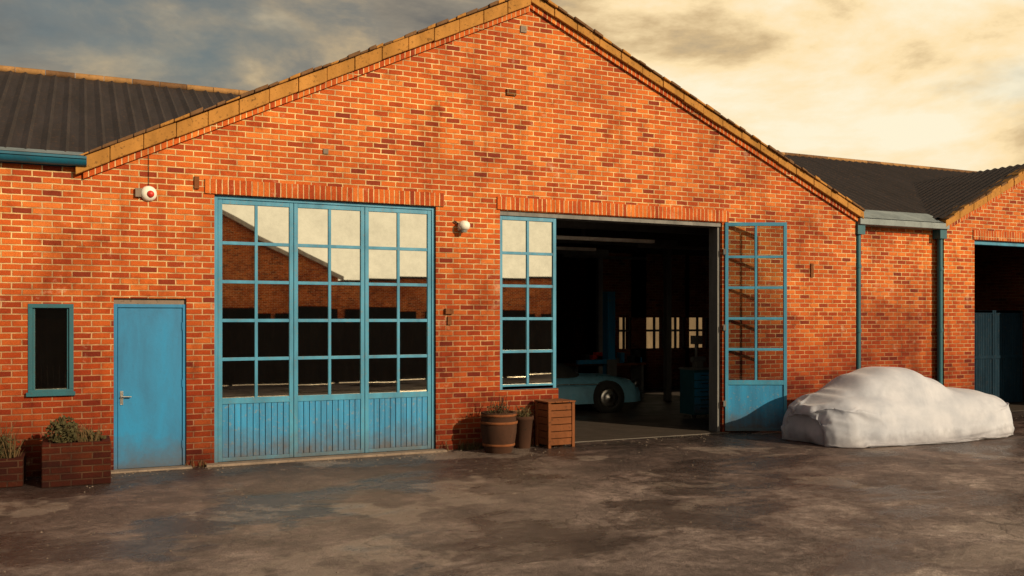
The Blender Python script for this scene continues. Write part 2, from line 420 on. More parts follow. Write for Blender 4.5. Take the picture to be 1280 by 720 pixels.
w = MB(); w.box(G1[0]-.12, G1[1]+.12, -.16, .04, -.02, .03, 'conc'); w.box(D1[0]-.06, D1[1]+.06, -.16, .03, -.02, .022, 'conc')
w.box(G2[0]+1.02, G2[1]+.1, -.05, .42, -.02, .012, 'floor')
w.obj('concrete_thresholds', W, bevel=.01)
w = MB()
w.box(5.86, 6.02, -.03, .01, 5.36, 5.45, 'brickdk'); w.box(6.1, 6.2, -.02, .01, 6.35, 6.45, 'conc')
w.box(4.86, 4.98, -.05, .01, 2.02, 2.10, 'rust'); w.box(4.9, 4.96, -.03, .01, 1.86, 1.98, 'rust')
w.box(3.05, 3.12, -.02, .01, 4.25, 4.32, 'conc'); w.box(1.34, 1.40, -.03, .01, 3.66, 3.82, 'rust')
w.box(11.9, 11.96, -.02, .01, 2.7, 2.95, 'rust')
w.cyl((.78, -.012, 3.6), (.78, -.012, 4.3), .005, 'brickdk', 6)
w.obj('wall_fittings', W)

# ------------------------------------------------------------------ LEFT RANGE
B = empty('brick_workshop_building', (-4.5, 0, 0))
WZ = 3.84
wx0, wx1, wz0, wz1 = -.60, -.094, 1.02, 2.13
w = MB()
w.box(-9, wx0, .0, T, 0, WZ, 'brick'); w.box(wx1, XL, 0, T, 0, WZ, 'brick')
w.box(wx0, wx1, 0, T, 0, wz0, 'brick'); w.box(wx0, wx1, 0, T, wz1, WZ, 'brick')
w.box(-9, -8.7, T, 9.2, 0, WZ, 'brick'); w.box(-9, XL, 9.2, 9.5, 0, WZ, 'brick')
w.add([(-9,0,WZ),(-9,9.5,WZ),(-9,4.6,WZ+2.1)], [(0,2,1)], 'brick')
w.obj('walls', B, recentre=False)
w = MB()
for q in ((wx0, wx0+.05, wz0+.05, wz1-.05), (wx1-.05, wx1, wz0+.05, wz1-.05), (wx0, wx1, wz1-.05, wz1), (wx0, wx1, wz0, wz0+.05)):
    w.box(q[0], q[1], -.012, .09, q[2], q[3], 'teal')
w.box(wx0-.02, wx1+.02, -.05, -.013, wz0-.03, wz0+.02, 'teal')
w.box(wx0+.05, wx0+.075, .02, .07, wz0+.05, wz1-.05, 'teal'); w.box(wx1-.075, wx1-.05, .02, .07, wz0+.05, wz1-.05, 'teal')
w.add([(wx0,.05,wz0),(wx1,.051,wz0),(wx1,.05,wz1),(wx0,.049,wz1)], [(0,1,2,3)], 'glass')
w.box(wx0, wx1, .1, .2, wz0, wz1, 'dark')
w.obj('small_window', B, bevel=.003)
yf = lambda x: -.12 if x < .0 else x/4.45*4.6
roof_x('roof', B, -9.1, 4.4, yf, 4.6, WZ+.14, SL)
w = MB(); w.add([(-9.1, 4.6, WZ+.13+SL*4.6), (4.4, 4.6, WZ+.13+SL*4.6), (4.4, 9.7, WZ-.1), (-9.1, 9.7, WZ-.1)], [(0,1,2,3)], 'roof'); w.obj('rear_roof', B)
w = MB(); x = -9.1
while x < 4.3:
    w.cyl((x, 4.6, WZ+.17+SL*4.6), (x+.44, 4.6, WZ+.17+SL*4.6), .06, 'ridge' if R.random() < .6 else 'tile', 8); x += .45
w.obj('ridge_tiles', B)
w = MB()
w.box(-9.1, XL-.04, -.02, .06, WZ+.0, WZ+.10, 'gutterblue')
g = []; n = 9
for i in range(n): t = math.pi*i/(n-1); g.append((-.115-.085*math.cos(t), WZ+.10-.10*math.sin(t)))
w.add([(-9.1, y, z) for y, z in g]+[(XL+.03, y, z) for y, z in g], [(i, i+n, i+n+1, i+1) for i in range(n-1)], 'gutterblue', True)
w.add([(XL+.03, y, z) for y, z in g], [list(range(n))[::-1]], 'gutterblue')
w.box(-9.1, XL+.03, -.215, -.195, WZ+.085, WZ+.115, 'gutterblue')
w.add([(-9.1,-.19,WZ+.125),(XL,-.19,WZ+.125),(XL,.12,WZ+.215),(-9.1,.12,WZ+.215)], [(0,1,2,3)], 'lead')
w.obj('gutter', B)

# ------------------------------------------------------------------ LINK RANGE (right)
C = empty('brick_workshop_building', (14.2, .12, 0))
w = MB(); w.box(XR, 15.31, .14, .5, 0, 3.72, 'brick')
for a, c in ((13-.3, 13.55), (13.95, 14.45), (15.08, 15.2), (15.78, 15.92), (16.6, 20.6)): w.box(a, c, 9.2, 9.5, 0, 3.8, 'brickdk')
w.box(13.55, 16.6, 9.2, 9.5, 0, 1.12, 'brickdk'); w.box(13.55, 16.6, 9.2, 9.5, 2.0, 3.8, 'brickdk')
w.box(28, 28.3, .0, 9.5, 0, 3.8, 'brick'); w.box(20.6, 28, 9.2, 9.5, 0, 3.8, 'brick'); w.box(20.71, 28, .14, .5, 0, 3.72, 'brick')
w.obj('walls', C, recentre=False)
w = MB()
for a, c in ((13.55, 13.95), (14.45, 15.08), (15.2, 15.78), (15.92, 16.6)):
    w.box(a, a+.04, 9.25, 9.3, 1.12, 2.0, 'dark'); w.box(c-.04, c, 9.25, 9.3, 1.12, 2.0, 'dark'); w.box((a+c)/2-.03, (a+c)/2+.03, 9.25, 9.3, 1.12, 2.0, 'dark'); w.box(a, c, 9.26, 9.29, 1.6, 1.66, 'dark')
w.obj('rear_window_frames', C)
yf2 = lambda x: .0 if x > 13.1 else (13.1-x)/4.45*4.6
roof_x('roof', C, 8.75, 28.3, yf2, 4.8, 3.80, SL)
w = MB(); zr = 3.80+SL*4.8
w.add([(8.75, 4.8, zr), (28.3, 4.8, zr), (28.3, 9.7, 3.72), (13, 9.7, 3.72)], [(0,1,2,3)], 'roof'); w.obj('rear_roof', C)
w = MB(); x = 8.8
while x < 28.2:
    w.cyl((x, 4.8, zr+.02), (x+.44, 4.8, zr+.02), .05, 'ridge' if R.random() < .4 else 'tile', 8); x += .45
w.obj('ridge_tiles', C)
w = MB()
w.add([(XR+.0,-.06,3.83),(15.38,-.06,3.83),(15.38,.45,4.06),(12.7,.45,4.06)], [(0,1,2,3)], 'lead')
w.box(XR+.02, 15.36, -.09, .13, 3.70, 3.815, 'lead')
w.obj('gutter', C, bevel=.01)
w = MB()
for x in (13.09, 15.24):
    w.cyl((x, .04, .03), (x, .04, 3.70), .052, 'teal', 12)
    w.box(x-.09, x+.09, -.05, .13, 3.52, 3.698, 'teal')
    for z in (.5, 1.7, 2.9): w.cyl((x, .04, z), (x, .04, z+.06), .064, 'teal', 12)
w.obj('downpipes', C)
w = MB(); w.box(18, 40, 24, 24.3, 0, 4, 'render'); w.box(18, 40, 23.95, 24.35, 4.0, 4.1, 'conc'); w.obj('boundary_wall')  # added wall, gives the rear windows something sunlit to show
w = MB()
x = -14
while x < 40:
    w.box(x, x+.148, -15.5+R.uniform(0, .01), -15.46, 0.02, 1.93+R.uniform(-.02, .02), 'tar'); x += .15
for k in range(19): w.box(-14+k*3, -13.9+k*3, -15.62, -15.51, 0, 2.0, 'tar')
w.obj('timber_fence')  # added unseen board screen behind the camera, darkens the lower pane reflections

# ------------------------------------------------------------------ RIGHT GABLED WORKSHOP
E = empty('brick_workshop_building', (18, 0, 0))
xl3, xr3, xa3, ze3 = 15.31, 20.71, 18.0, 3.88; za3 = ze3+.47*2.7
o0, o1, oz = 16.17, 19.85, 3.53
w = MB()
w.box(xl3, o0, 0, T, 0, ze3-.03, 'brick'); w.box(o1, xr3, 0, T, 0, ze3-.03, 'brick'); w.box(o0, o1, 0, T, oz, ze3-.03, 'brick')
w.prism([(xl3, ze3-.03), (xr3, ze3-.03), (xa3, za3-.03)], 0, T, 'brick')
w.box(xr3-.3, xr3, T, 9.2, 0, 3.8, 'brickdk'); w.box(xl3, xl3+.3, T, 3, 0, 3.8, 'brickdk')
w.obj('walls', E, recentre=False)
w = MB(); w.box(o0-.05, o1+.05, -.02, .05, oz+.01, oz+.2, 'soldier'); w.obj('brick_lintel', E)
verge('verge', E, xl3-.06, ze3, xa3, za3+.04, th=.15); verge('verge', E, xr3+.06, ze3, xa3, za3+.04, th=.15)
roof_y('roof_slope', E, xl3-.1, xa3, -.05, 4.2, ze3-.03, za3); roof_y('roof_slope', E, xr3+.1, xa3, -.05, 4.2, ze3-.03, za3)
w = MB(); w.box(o0, o0+.06, .05, .2, 0, oz, 'bluedark'); w.box(o0+.06, o1, .05, .2, oz-.08, oz-.003, 'blue'); w.obj('door_frame', E, bevel=.004)
w = MB(Matrix.Translation((o0+.75, 1.6, 0))); glazed(w, 2.9, .03, 2.15, 2.11, 3, 0, frame='bluedark', panel='bluedark')
w.box(0, 2.9, -.002, .045, 1.05, 1.12, 'bluedark'); w.obj('inner_half_doors', E, bevel=.003)

# ------------------------------------------------------------------ OPPOSITE BUILDING (seen in the glass)
F = empty('brick_workshop_building', (4, -30, 0))
w = MB()
w.prism([(-3,0),(11,0),(11,4.2),(4,7.4),(-3,4.2)][::-1], -30, -30.3, 'bricklt')
w.box(11, 40, -30.2, -30, 0, 3.9, 'bricklt'); w.box(-30, -3, -30.2, -30, 0, 4.1, 'bricklt')
w.box(-30, 40, -36.3, -36, 0, 3.9, 'brick')
w.obj('walls', F)
w = MB()
w.add([(-3.2,-29.8,4.15),(4,-29.8,7.55),(4,-36,7.55),(-3.2,-36,4.15)], [(0,1,2,3)], 'roof'); w.add([(11.2,-29.8,4.15),(4,-29.8,7.55),(4,-36,7.55),(11.2,-36,4.15)], [(0,1,2,3)], 'roof')
w.prism([(-3.2,3.95),(4,7.35),(11.2,3.95),(11.2,4.15),(4,7.55),(-3.2,4.15)], -29.9, -29.75, 'white')
w.box(-30, -3, -36, -29.85, 4.1, 4.2, 'roof'); w.box(11.2, 40, -36, -29.85, 3.9, 4.0, 'roof')
w.obj('roof', F)
w = MB()
for x in (-2, 1.3, 4.6, 7.9, 11.4, 15, 18.5, 22, 25.5): w.box(x, x+3.1, -29.99, -29.9, 0, 2.4, 'black0')  # flat black boxes for shaded openings, darken the reflection
w.obj('doors', F)

# ------------------------------------------------------------------ GROUND
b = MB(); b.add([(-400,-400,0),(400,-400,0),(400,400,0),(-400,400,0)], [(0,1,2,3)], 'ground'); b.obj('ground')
b = MB()
for i in range(1100):
    x = R.uniform(-4, 18); y = -abs(R.gauss(0, 1))*4 if R.random() < .6 else -R.random()*.5
    if y < -10: continue
    r = R.uniform(.005, .016)*(1.0 if y < -1 else 1.2)
    t = [Vector((R.uniform(.6, 1), 0, 0)), Vector((0, R.uniform(.6, 1), 0)), Vector((-R.uniform(.6, 1), 0, 0)), Vector((0, -R.uniform(.6, 1), 0)), Vector((0, 0, R.uniform(.5, .9))), Vector((0,0,-.3))]
    b.add([Vector((x, y, 0))+q*r for q in t], [(0,1,4),(1,2,4),(2,3,4),(3,0,4)], 'stone')
b.obj('gravel')
def blades(b, cx, cy, cz, n, rad, hmin, hmax, mat, lean=.5):
    for i in range(n):
        a = R.uniform(0, 6.283); r = rad*math.sqrt(R.random()); x = cx+r*math.cos(a); y = cy+r*math.sin(a)
        h = R.uniform(hmin, hmax); d = Vector((R.uniform(-lean, lean)*h, R.uniform(-lean, lean)*h, 0)); wd = R.uniform(.003, .008); s = Vector((math.cos(a+1), math.sin(a+1), 0))*wd
        p = Vector((x, y, cz)); m1 = p+Vector((0,0,h*.6))+d*.4; t = p+Vector((0,0,h))+d
        b.add([p-s, p+s, m1+s*.8, m1-s*.8, t], [(0,1,2,3),(3,2,4)], mat)
def leaves(b, cx, cy, cz, n, rx, rz, size, mat):
    for i in range(n):
        d = Vector((R.gauss(0,1), R.gauss(0,1), R.gauss(0,1))).normalized()*R.random()**.4
        p = Vector((cx+d.x*rx, cy+d.y*rx, cz+d.z*rz)); s = size*R.uniform(.5, 1.2)
        u = Vector((R.gauss(0,1), R.gauss(0,1), R.gauss(0,1))).normalized(); v = u.orthogonal().normalized()
        b.add([p-u*s, p+v*s*.5, p+u*s, p-v*s*.5], [(0,1,2,3)], mat)
b = MB()
for x in [R.uniform(-8, .3) for _ in range(22)]+[R.uniform(4.9, 6.7) for _ in range(14)]+[R.uniform(10.3, 16) for _ in range(26)]+[1.3, 1.45, 4.85]:
    blades(b, x, -.05, 0, R.randint(6, 22), .07, .04, .17, 'drygrass' if R.random() < .5 else 'leaf')
b.obj('weeds')

# ------------------------------------------------------------------ SMALL OBJECTS
b = MB(); c = (.78, 0, 3.56)
b.lathe((c[0], 0, c[2]), [(.0, -.075), (.05, -.07), (.085, -.05), (.10, -.02), (.10, 0)], 'white', 24, 'Y')
b.lathe((c[0]+.02, 0, c[2]-.01), [(.0, -.098), (.03, -.094), (.045, -.076), (.045, -.06)], 'red', 16, 'Y')
b.box(c[0]-.16, c[0]-.09, -.05, 0, c[2]-.05, c[2]+.06, 'conc')
b.obj('alarm_bell')
b = MB(); c = (5.12, 0, 3.33)
b.box(c[0]-.05, c[0]+.05, -.03, 0, c[2]-.07, c[2]+.05, 'white')
b.lathe((c[0]+.01, -.10, c[2]+.0), [(.0, .075), (.05, .065), (.085, .03), (.09, -.01), (.075, -.05), (.04, -.07), (0, -.075)], 'white', 20)
b.cyl((c[0], -.10, c[2]-.07), (c[0], -.10, c[2]-.10), .05, 'steel', 14)
b.cyl((c[0]-.12, -.03, c[2]+.07), (c[0]-.06, -.03, c[2]+.03), .012, 'black', 8)
b.obj('wall_lamp')
P1 = empty('brick_planter', (-.06, -.62, 0)); b = MB()
x0, x1, y0, y1, h = -.42, .31, -.92, -.3, .50
b.box(x0, x1, y0, y0+.1, 0, h, 'brickdk'); b.box(x0, x1, y1-.1, y1, 0, h, 'brickdk'); b.box(x0, x0+.1, y0+.1, y1-.1, 0, h, 'brickdk'); b.box(x1-.1, x1, y0+.1, y1-.1, 0, h, 'brickdk')
b.obj('planter_box', P1, bevel=.012)
b = MB(); b.box(x0+.1, x1-.1, y0+.1, y1-.1, .1, h-.05, 'soil'); b.obj('soil', P1)
b = MB(); leaves(b, -.20, -.66, h+.10, 900, .19, .19, .028, 'leaf'); leaves(b, .10, -.6, h+.02, 300, .17, .09, .025, 'leaf'); blades(b, -.05, -.6, h-.05, 110, .27, .06, .30, 'drygrass'); b.obj('plant', P1)
P2 = empty('brick_planter', (-1.1, -.5, 0)); b = MB()
b.box(-2.4, -.62, -.72, -.62, 0, .33, 'brickdk'); b.box(-2.4, -2.3, -.62, -.05, 0, .33, 'brickdk'); b.box(-.72, -.62, -.62, -.05, 0, .33, 'brickdk'); b.box(-2.3, -.72, -.62, -.05, 0, .27, 'soil')
b.obj('planter_box', P2, bevel=.012)
b = MB()
for k in range(12): leaves(b, R.uniform(-2.2, -.72), R.uniform(-.5, -.15), .38, 170, .15, .19, .028, 'leaf')
for k in range(18): blades(b, R.uniform(-2.2, -.7), R.uniform(-.55, -.12), .26, 30, .14, .15, .52, 'drygrass')
b.obj('plants', P2)
P3 = empty('barrel_planter', (5.52, -.48, 0)); b = MB(); c = (5.52, -.48, 0)
b.lathe(c, [(.19, 0), (.235, .12), (.262, .3), (.268, .42), (.25, .54), (.262, .56), (.262, .585), (.225, .585), (.22, .5), (0, .5)], 'wicker', 24)
for z, r in ((.1, .232), (.42, .272), (.53, .256)): b.lathe((c[0], c[1], z), [(r, 0), (r+.008, .004), (r+.008, .034), (r, .038)], 'rust', 24)
b.obj('barrel', P3)
b = MB(); b.cyl((c[0], c[1], .50), (c[0], c[1], .53), .22, 'soil', 16)
for i in range(40):
    a = R.uniform(0, 6.28); r = R.uniform(0, .18); p = Vector((c[0]+r*math.cos(a), c[1]+r*math.sin(a), .52)); q = p+Vector((R.uniform(-.12, .12), R.uniform(-.08, .08), R.uniform(.08, .34)))
    b.cyl(p, q, .006, 'wicker', 5, .002)
leaves(b, c[0], c[1], .60, 260, .21, .11, .022, 'leaf'); b.obj('plant', P3)
P4 = empty('plant_pot', (6.02, -.2, 0)); b = MB(); c = (6.04, -.22, 0)
b.lathe(c, [(.11, 0), (.15, .42), (.165, .43), (.165, .48), (.14, .48), (.135, .42), (0, .42)], 'wicker', 18); b.obj('pot', P4)
b = MB(); leaves(b, c[0], c[1], .52, 130, .13, .09, .025, 'leaf'); blades(b, c[0], c[1], .42, 30, .1, .1, .3, 'drygrass'); b.obj('plant', P4)
b = MB(Matrix.Translation((6.56, -.27, 0)) @ Matrix.Rotation(.06, 4, 'Z'))
for sx in (-.235, .185):
    for sy in (-.2, .15): b.box(sx, sx+.05, sy, sy+.05, 0, .68, 'rust')
for k in range(6):
    z = .04+k*.105; j = R.uniform(-.004, .004)
    b.box(-.225, .225, -.185+j, -.165+j, z, z+.095, 'rust'); b.box(-.225, .225, .165, .185, z, z+.095, 'rust')
    b.box(-.22, -.20, -.16, .16, z, z+.095, 'rust'); b.box(.20, .22, -.16, .16, z, z+.095, 'rust')
for k in range(4): b.box(-.245+k*.123, -.245+k*.123+.118, -.215, .215, .682, .703, 'rust')
b.obj('wooden_crate', bevel=.005)

# ------------------------------------------------------------------ CARS
def lerp(tab, t):
    for (a, va), (c, vc) in zip(tab, tab[1:]):
        if t <= c:
            s = (t-a)/(c-a); s = s*s*(3-2*s); return va+(vc-va)*s
    return tab[-1][1]
HB = [(0, .38), (.03, .56), (.12, .74), (.25, .80), (.45, .80), (.62, .80), (.8, .77), (.93, .68), (.98, .56), (1, .40)]
WB = [(0, .45), (.02, .58), (.08, .74), (.2, .82), (.5, .80), (.8, .82), (.92, .73), (.98, .56), (1, .42)]
WBC = [(0, .66), (.02, .74), (.08, .82), (.2, .86), (.5, .85), (.8, .86), (.92, .82), (.98, .74), (1, .62)]
HC = [(.10, .70), (.16, .82), (.28, 1.06), (.38, 1.15), (.48, 1.14), (.56, 1.02), (.66, .80), (.70, .70)]
WC = [(.10, .36), (.2, .50), (.4, .56), (.56, .58), (.7, .50)]
def shell(b, L, mat, matc, zb=.18, n=60, m=28, hs=1.0, HB=HB, HC=HC, WB=WB):
    def loft(t0, t1, H, Wd, z0, e1, e2, mt):
        vs = []
        for i in range(n+1):
            t = t0+(t1-t0)*i/n; h = lerp(H, t)*hs; wd = lerp(Wd, t)
            for j in range(m+1):
                a = math.pi*j/m; cs = math.cos(a); sn = math.sin(a)
                vs.append((t*L, -math.copysign(abs(cs)**e1, cs)*wd, z0+(h-z0)*max(sn, 0)**e2))
        fs = [(i*(m+1)+j, (i+1)*(m+1)+j, (i+1)*(m+1)+j+1, i*(m+1)+j+1) for i in range(n) for j in range(m)]
        fs += [[j for j in range(m+1)][::-1], [n*(m+1)+j for j in range(m+1)]]
        b.add(vs, fs, mt, True)
    loft(0, 1, HB, WB, zb, .55, .75, mat); loft(.10, HC[-1][0], HC, WC, .6*hs, .75, .7, matc)
CAR = empty('parked_car', (8.9, 4.2, 0)); L = 4.0
TC = Matrix.Translation((6.95, 4.75, 0)) @ Matrix.Rotation(math.radians(-4), 4, 'Z')
b = MB(TC); shell(b, L, 'carpaint', 'black', zb=.2); b.obj('body', CAR)
b = MB(TC)
for t in (.19, .76):
    for sd in (-1, 1):
        y = sd*.80
        b.lathe((t*L, y*1.0, .31), [(0, sd*.028), (.36, sd*.028), (.36, -sd*.1)], 'black', 28, 'Y')
        b.lathe((t*L, y, .31), [(.31, -sd*.1), (.315, 0), (.30, sd*.04), (.22, sd*.05), (.20, sd*.03)], 'black', 28, 'Y')
        b.lathe((t*L, y, .31), [(.20, sd*.032), (.195, sd*.046), (.12, sd*.036), (.06, sd*.05), (.03, sd*.07), (0, sd*.072)], 'chrome', 28, 'Y')
b.obj('wheels', CAR)
b = MB(TC)
for sd in (-1, 1):
    b.lathe((.965*L, sd*.5, .58), [(.085, -.06), (.09, 0), (.08, .03), (.04, .05), (0, .055)], 'chrome', 18, 'X')
b.cyl((1.0*L+.03, -.5, .36), (1.0*L+.03, .5, .36), .03, 'chrome'); b.cyl((-.03, -.5, .42), (-.03, .5, .42), .03, 'chrome')
b.cyl((.36*L, -.56, .80), (.34*L, -.50, 1.1), .012, 'chrome', 6); b.cyl((.2*L, -.80, .62), (.72*L, -.81, .60), .01, 'chrome', 6)
b.obj('chrome_trim', CAR)

b = MB(); x = 11.05; y = 2.2
b.box(x-.25, x+.25, y-.2, y+.25, .08, .95, 'teal')
for k in range(5): b.box(x-.23, x+.23, y-.215, y-.201, .12+k*.16, .26+k*.16, 'bluepanel'); b.box(x-.1, x+.1, y-.235, y-.217, .2+k*.16, .215+k*.16, 'chrome')
b.box(x-.27, x+.27, y-.22, y+.27, .95, .99, 'steel'); b.box(x-.08, x+.1, y-.05, y+.08, .99, 1.12, 'steel'); b.cyl((x-.14, y, 1.15), (x+.16, y, 1.15), .06, 'steel'); b.cyl((x, y+.05, 1.1), (x, y+.05, 1.55), .03, 'steel'); b.box(x-.09, x+.09, y-.04, y+.12, 1.45, 1.62, 'steel')
for sx in (-.2, .2): b.cyl((x+sx, y-.15, 0), (x+sx, y-.15, .08), .04, 'black')
b.obj('tool_cabinet', bevel=.004)
b = MB()
b.box(10.6, 12.6, 6.4, 7.0, .82, .88, 'rust')
for xx in (10.65, 12.5): b.box(xx, xx+.07, 6.45, 6.95, 0, .82, 'steel')
for k in range(14): xx = R.uniform(10.7, 12.4); hh = R.uniform(.08, .3); b.box(xx, xx+R.uniform(.06, .2), 6.5, 6.7, .88, .88+hh, R.choice(['steel', 'red', 'bluepanel', 'steel', 'black']))
b.obj('workbench', bevel=.004)
b = MB(); x = 11.3; y = 6.0
b.box(x-.4, x+.3, y-.3, y+.3, 0.006, .03, 'bluepanel'); b.box(x-.1, x+.1, y-.12, y+.12, .03, 2.6, 'bluepanel'); b.box(x-.14, x+.12, y-.16, y-.12, .6, 1.0, 'steel'); b.box(x-.9, x-.1, y-.1, y, .9, 1.0, 'bluepanel')
b.obj('car_lift_post', bevel=.004)

# ------------------------------------------------------------------ COVERED CAR
def cover_material():
    m, nt, bs = new_mat('car_cover_cloth'); Pn = pos(nt)
    n1 = noise_n(nt, Pn, 2.5, 5, .6); n2 = noise_n(nt, Pn, 260, 2, .5)
    col = ramp(nt, n1, [(.3, (.33, .36, .46)), (.7, (.48, .50, .60))])
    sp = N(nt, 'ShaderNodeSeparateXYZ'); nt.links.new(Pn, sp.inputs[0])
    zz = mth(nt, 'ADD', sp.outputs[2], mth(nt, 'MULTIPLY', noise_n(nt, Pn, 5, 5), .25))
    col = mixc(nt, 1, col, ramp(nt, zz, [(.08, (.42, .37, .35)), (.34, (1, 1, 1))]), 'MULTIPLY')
    nt.links.new(col, bs.inputs['Base Color']); bs.inputs['Roughness'].default_value = .75
    bs.inputs['Sheen Weight'].default_value = .15
    bump(nt, bs, mth(nt, 'ADD', n2, mth(nt, 'MULTIPLY', noise_n(nt, Pn, 14, 4), 3)), .25, .006)
    M['cover'] = m
cover_material()

HBS = [(0, .50), (.03, .62), (.10, .74), (.25, .80), (.45, .80), (.62, .80), (.8, .76), (.93, .66), (.98, .55), (1, .46)]
HCS = [(.10, .70), (.14, .82), (.26, 1.06), (.37, 1.16), (.47, 1.15), (.57, 1.00), (.68, .80), (.74, .70)]
def cover_sim():
    Lc = 4.10; bx, by = 10.16, -1.66; hs = .985; SHX = .08
    b = MB(Matrix.Translation((bx, by, 0))); shell(b, Lc, 'black', 'black', zb=.06, n=50, m=24, hs=hs, HB=HBS, HC=HCS)
    prox = b.obj('proxy', recentre=False)
    g = MB(); g.box(bx-3, bx+Lc+3, by-3, by+3, -.5, 0.0, 'black'); gp = g.obj('proxy_ground', recentre=False)
    for o in (prox, gp):
        o.modifiers.new('col', 'COLLISION'); o.collision.thickness_outer = .012; o.collision.cloth_friction = 12
        o.collision.damping = .6
    def hf(x, y):
        t = min(1, max(0, x/Lc)); w = lerp(WB, t); q = min(1, abs(y)/w)
        z = .06+(lerp(HBS, t)*hs-.06)*math.sqrt(max(0, 1-q**(2/.55)))**.75
        if .10 < t < HCS[-1][0]:
            w = lerp(WC, t); q = min(1, abs(y)/w)
            z = max(z, .6*hs+(lerp(HCS, t)*hs-.6*hs)*math.sqrt(max(0, 1-q**(2/.75)))**.7)
        return z
    nu = 300; nr = 34; ns = 15; vs = []; fs = []
    def outl(a):
        ca, sa = math.cos(a), math.sin(a); e = 2/3.0
        return (Lc/2+.05)*math.copysign(abs(ca)**e, ca), .90*math.copysign(abs(sa)**e, sa)
    S = [outl(2*math.pi*k/4000) for k in range(4001)]; acc = [0]
    for p, q in zip(S, S[1:]): acc.append(acc[-1]+math.hypot(q[0]-p[0], q[1]-p[1]))
    O = []; k = 0
    for i in range(nu):
        tgt = acc[-1]*i/nu
        while acc[k+1] < tgt: k += 1
        O.append(S[k])
    zsh = .56
    vs.append((bx+Lc/2, by, hf(Lc/2, 0)+.05))
    for r in range(1, nr+1):
        f = r/nr
        for i in range(nu):
            ox, oy = O[i]; x = ox*f+Lc/2; y = oy*f
            vs.append((bx+x, by+y, max(hf(x, y), zsh)+.05))
    for s_ in range(1, ns+1):
        f = s_/ns
        for i in range(nu):
            ox, oy = O[i]; an = 2*math.pi*i/nu
            nz = noise.noise(Vector((math.cos(an)*5.5, math.sin(an)*5.5, .3*f)))+.5*noise.noise(Vector((math.cos(an)*13, math.sin(an)*13, 4)))
            k = 1+f*(.012+.035*nz)
            kk = 1+f*(.05+.10*nz)
            vs.append((bx+Lc/2+ox*k, by+oy*kk, (zsh+.05)*(1-f)+.012+.02*f*(nz*.5+.5)))
    for i in range(nu): fs.append((0, 1+i, 1+(i+1) % nu))
    for r in range(nr+ns-1):
        for i in range(nu):
            a = 1+r*nu+i; c = 1+r*nu+(i+1) % nu; fs.append((a, a+nu, c+nu, c))
    me = bpy.data.meshes.new('cl'); me.from_pydata(vs, [], fs)
    o = bpy.data.objects.new('cl', me); scene.collection.objects.link(o)
    c = o.modifiers.new('Cloth', 'CLOTH'); s = c.settings
    s.quality = 7; s.mass = .4; s.tension_stiffness = 14; s.compression_stiffness = 12; s.shear_stiffness = 5; s.bending_stiffness = .2
    s.air_damping = 3; s.tension_damping = 8; s.compression_damping = 8; s.shrink_min = -.025
    c.collision_settings.collision_quality = 3; c.collision_settings.distance_min = .012
    c.collision_settings.use_self_collision = False
    c.point_cache.frame_start = 1; c.point_cache.frame_end = 40
    scene.frame_start = 1; scene.frame_end = 40
    for f in range(1, 30): scene.frame_set(f)
    dg = bpy.context.evaluated_depsgraph_get()
    ev = o.evaluated_get(dg); co = [Vector(v.co) for v in ev.data.vertices]
    for q in (o, prox, gp): bpy.data.objects.remove(q, do_unlink=True)
    scene.frame_set(1)
    ok = len(co) == len(vs) and all(math.isfinite(p.x+p.y+p.z) for p in co)
    if ok:
        dmax = max((p-Vector(q)).length for p, q in zip(co, vs))
        print('CLOTH max move', dmax, 'z', min(p.z for p in co), max(p.z for p in co))
        ok = dmax < .55 and max(p.z for p in co) < 1.32
    if not ok:
        print('CLOTH rejected'); return None
    # hem: where the skirt ends above the ground let it hang to the ground
    r0 = nr-3; last = nr+ns-1
    idx = lambda r, i: 1+r*nu+i
    hem = [co[idx(last, i)].z for i in range(nu)]
    for i in range(nu):
        zs = co[idx(r0, i)].z; zh = hem[i]
        tgt = .008+.010*abs(noise.noise(Vector((i*.21, 0, 0))))
        if zh > tgt and zs-zh > .05:
            for r in range(r0+1, last+1):
                p = co[idx(r, i)]; p.z = zs-(zs-p.z)*(zs-tgt)/(zs-zh)
    return [(p.x+SHX, p.y, max(p.z, .004)) for p in co], fs

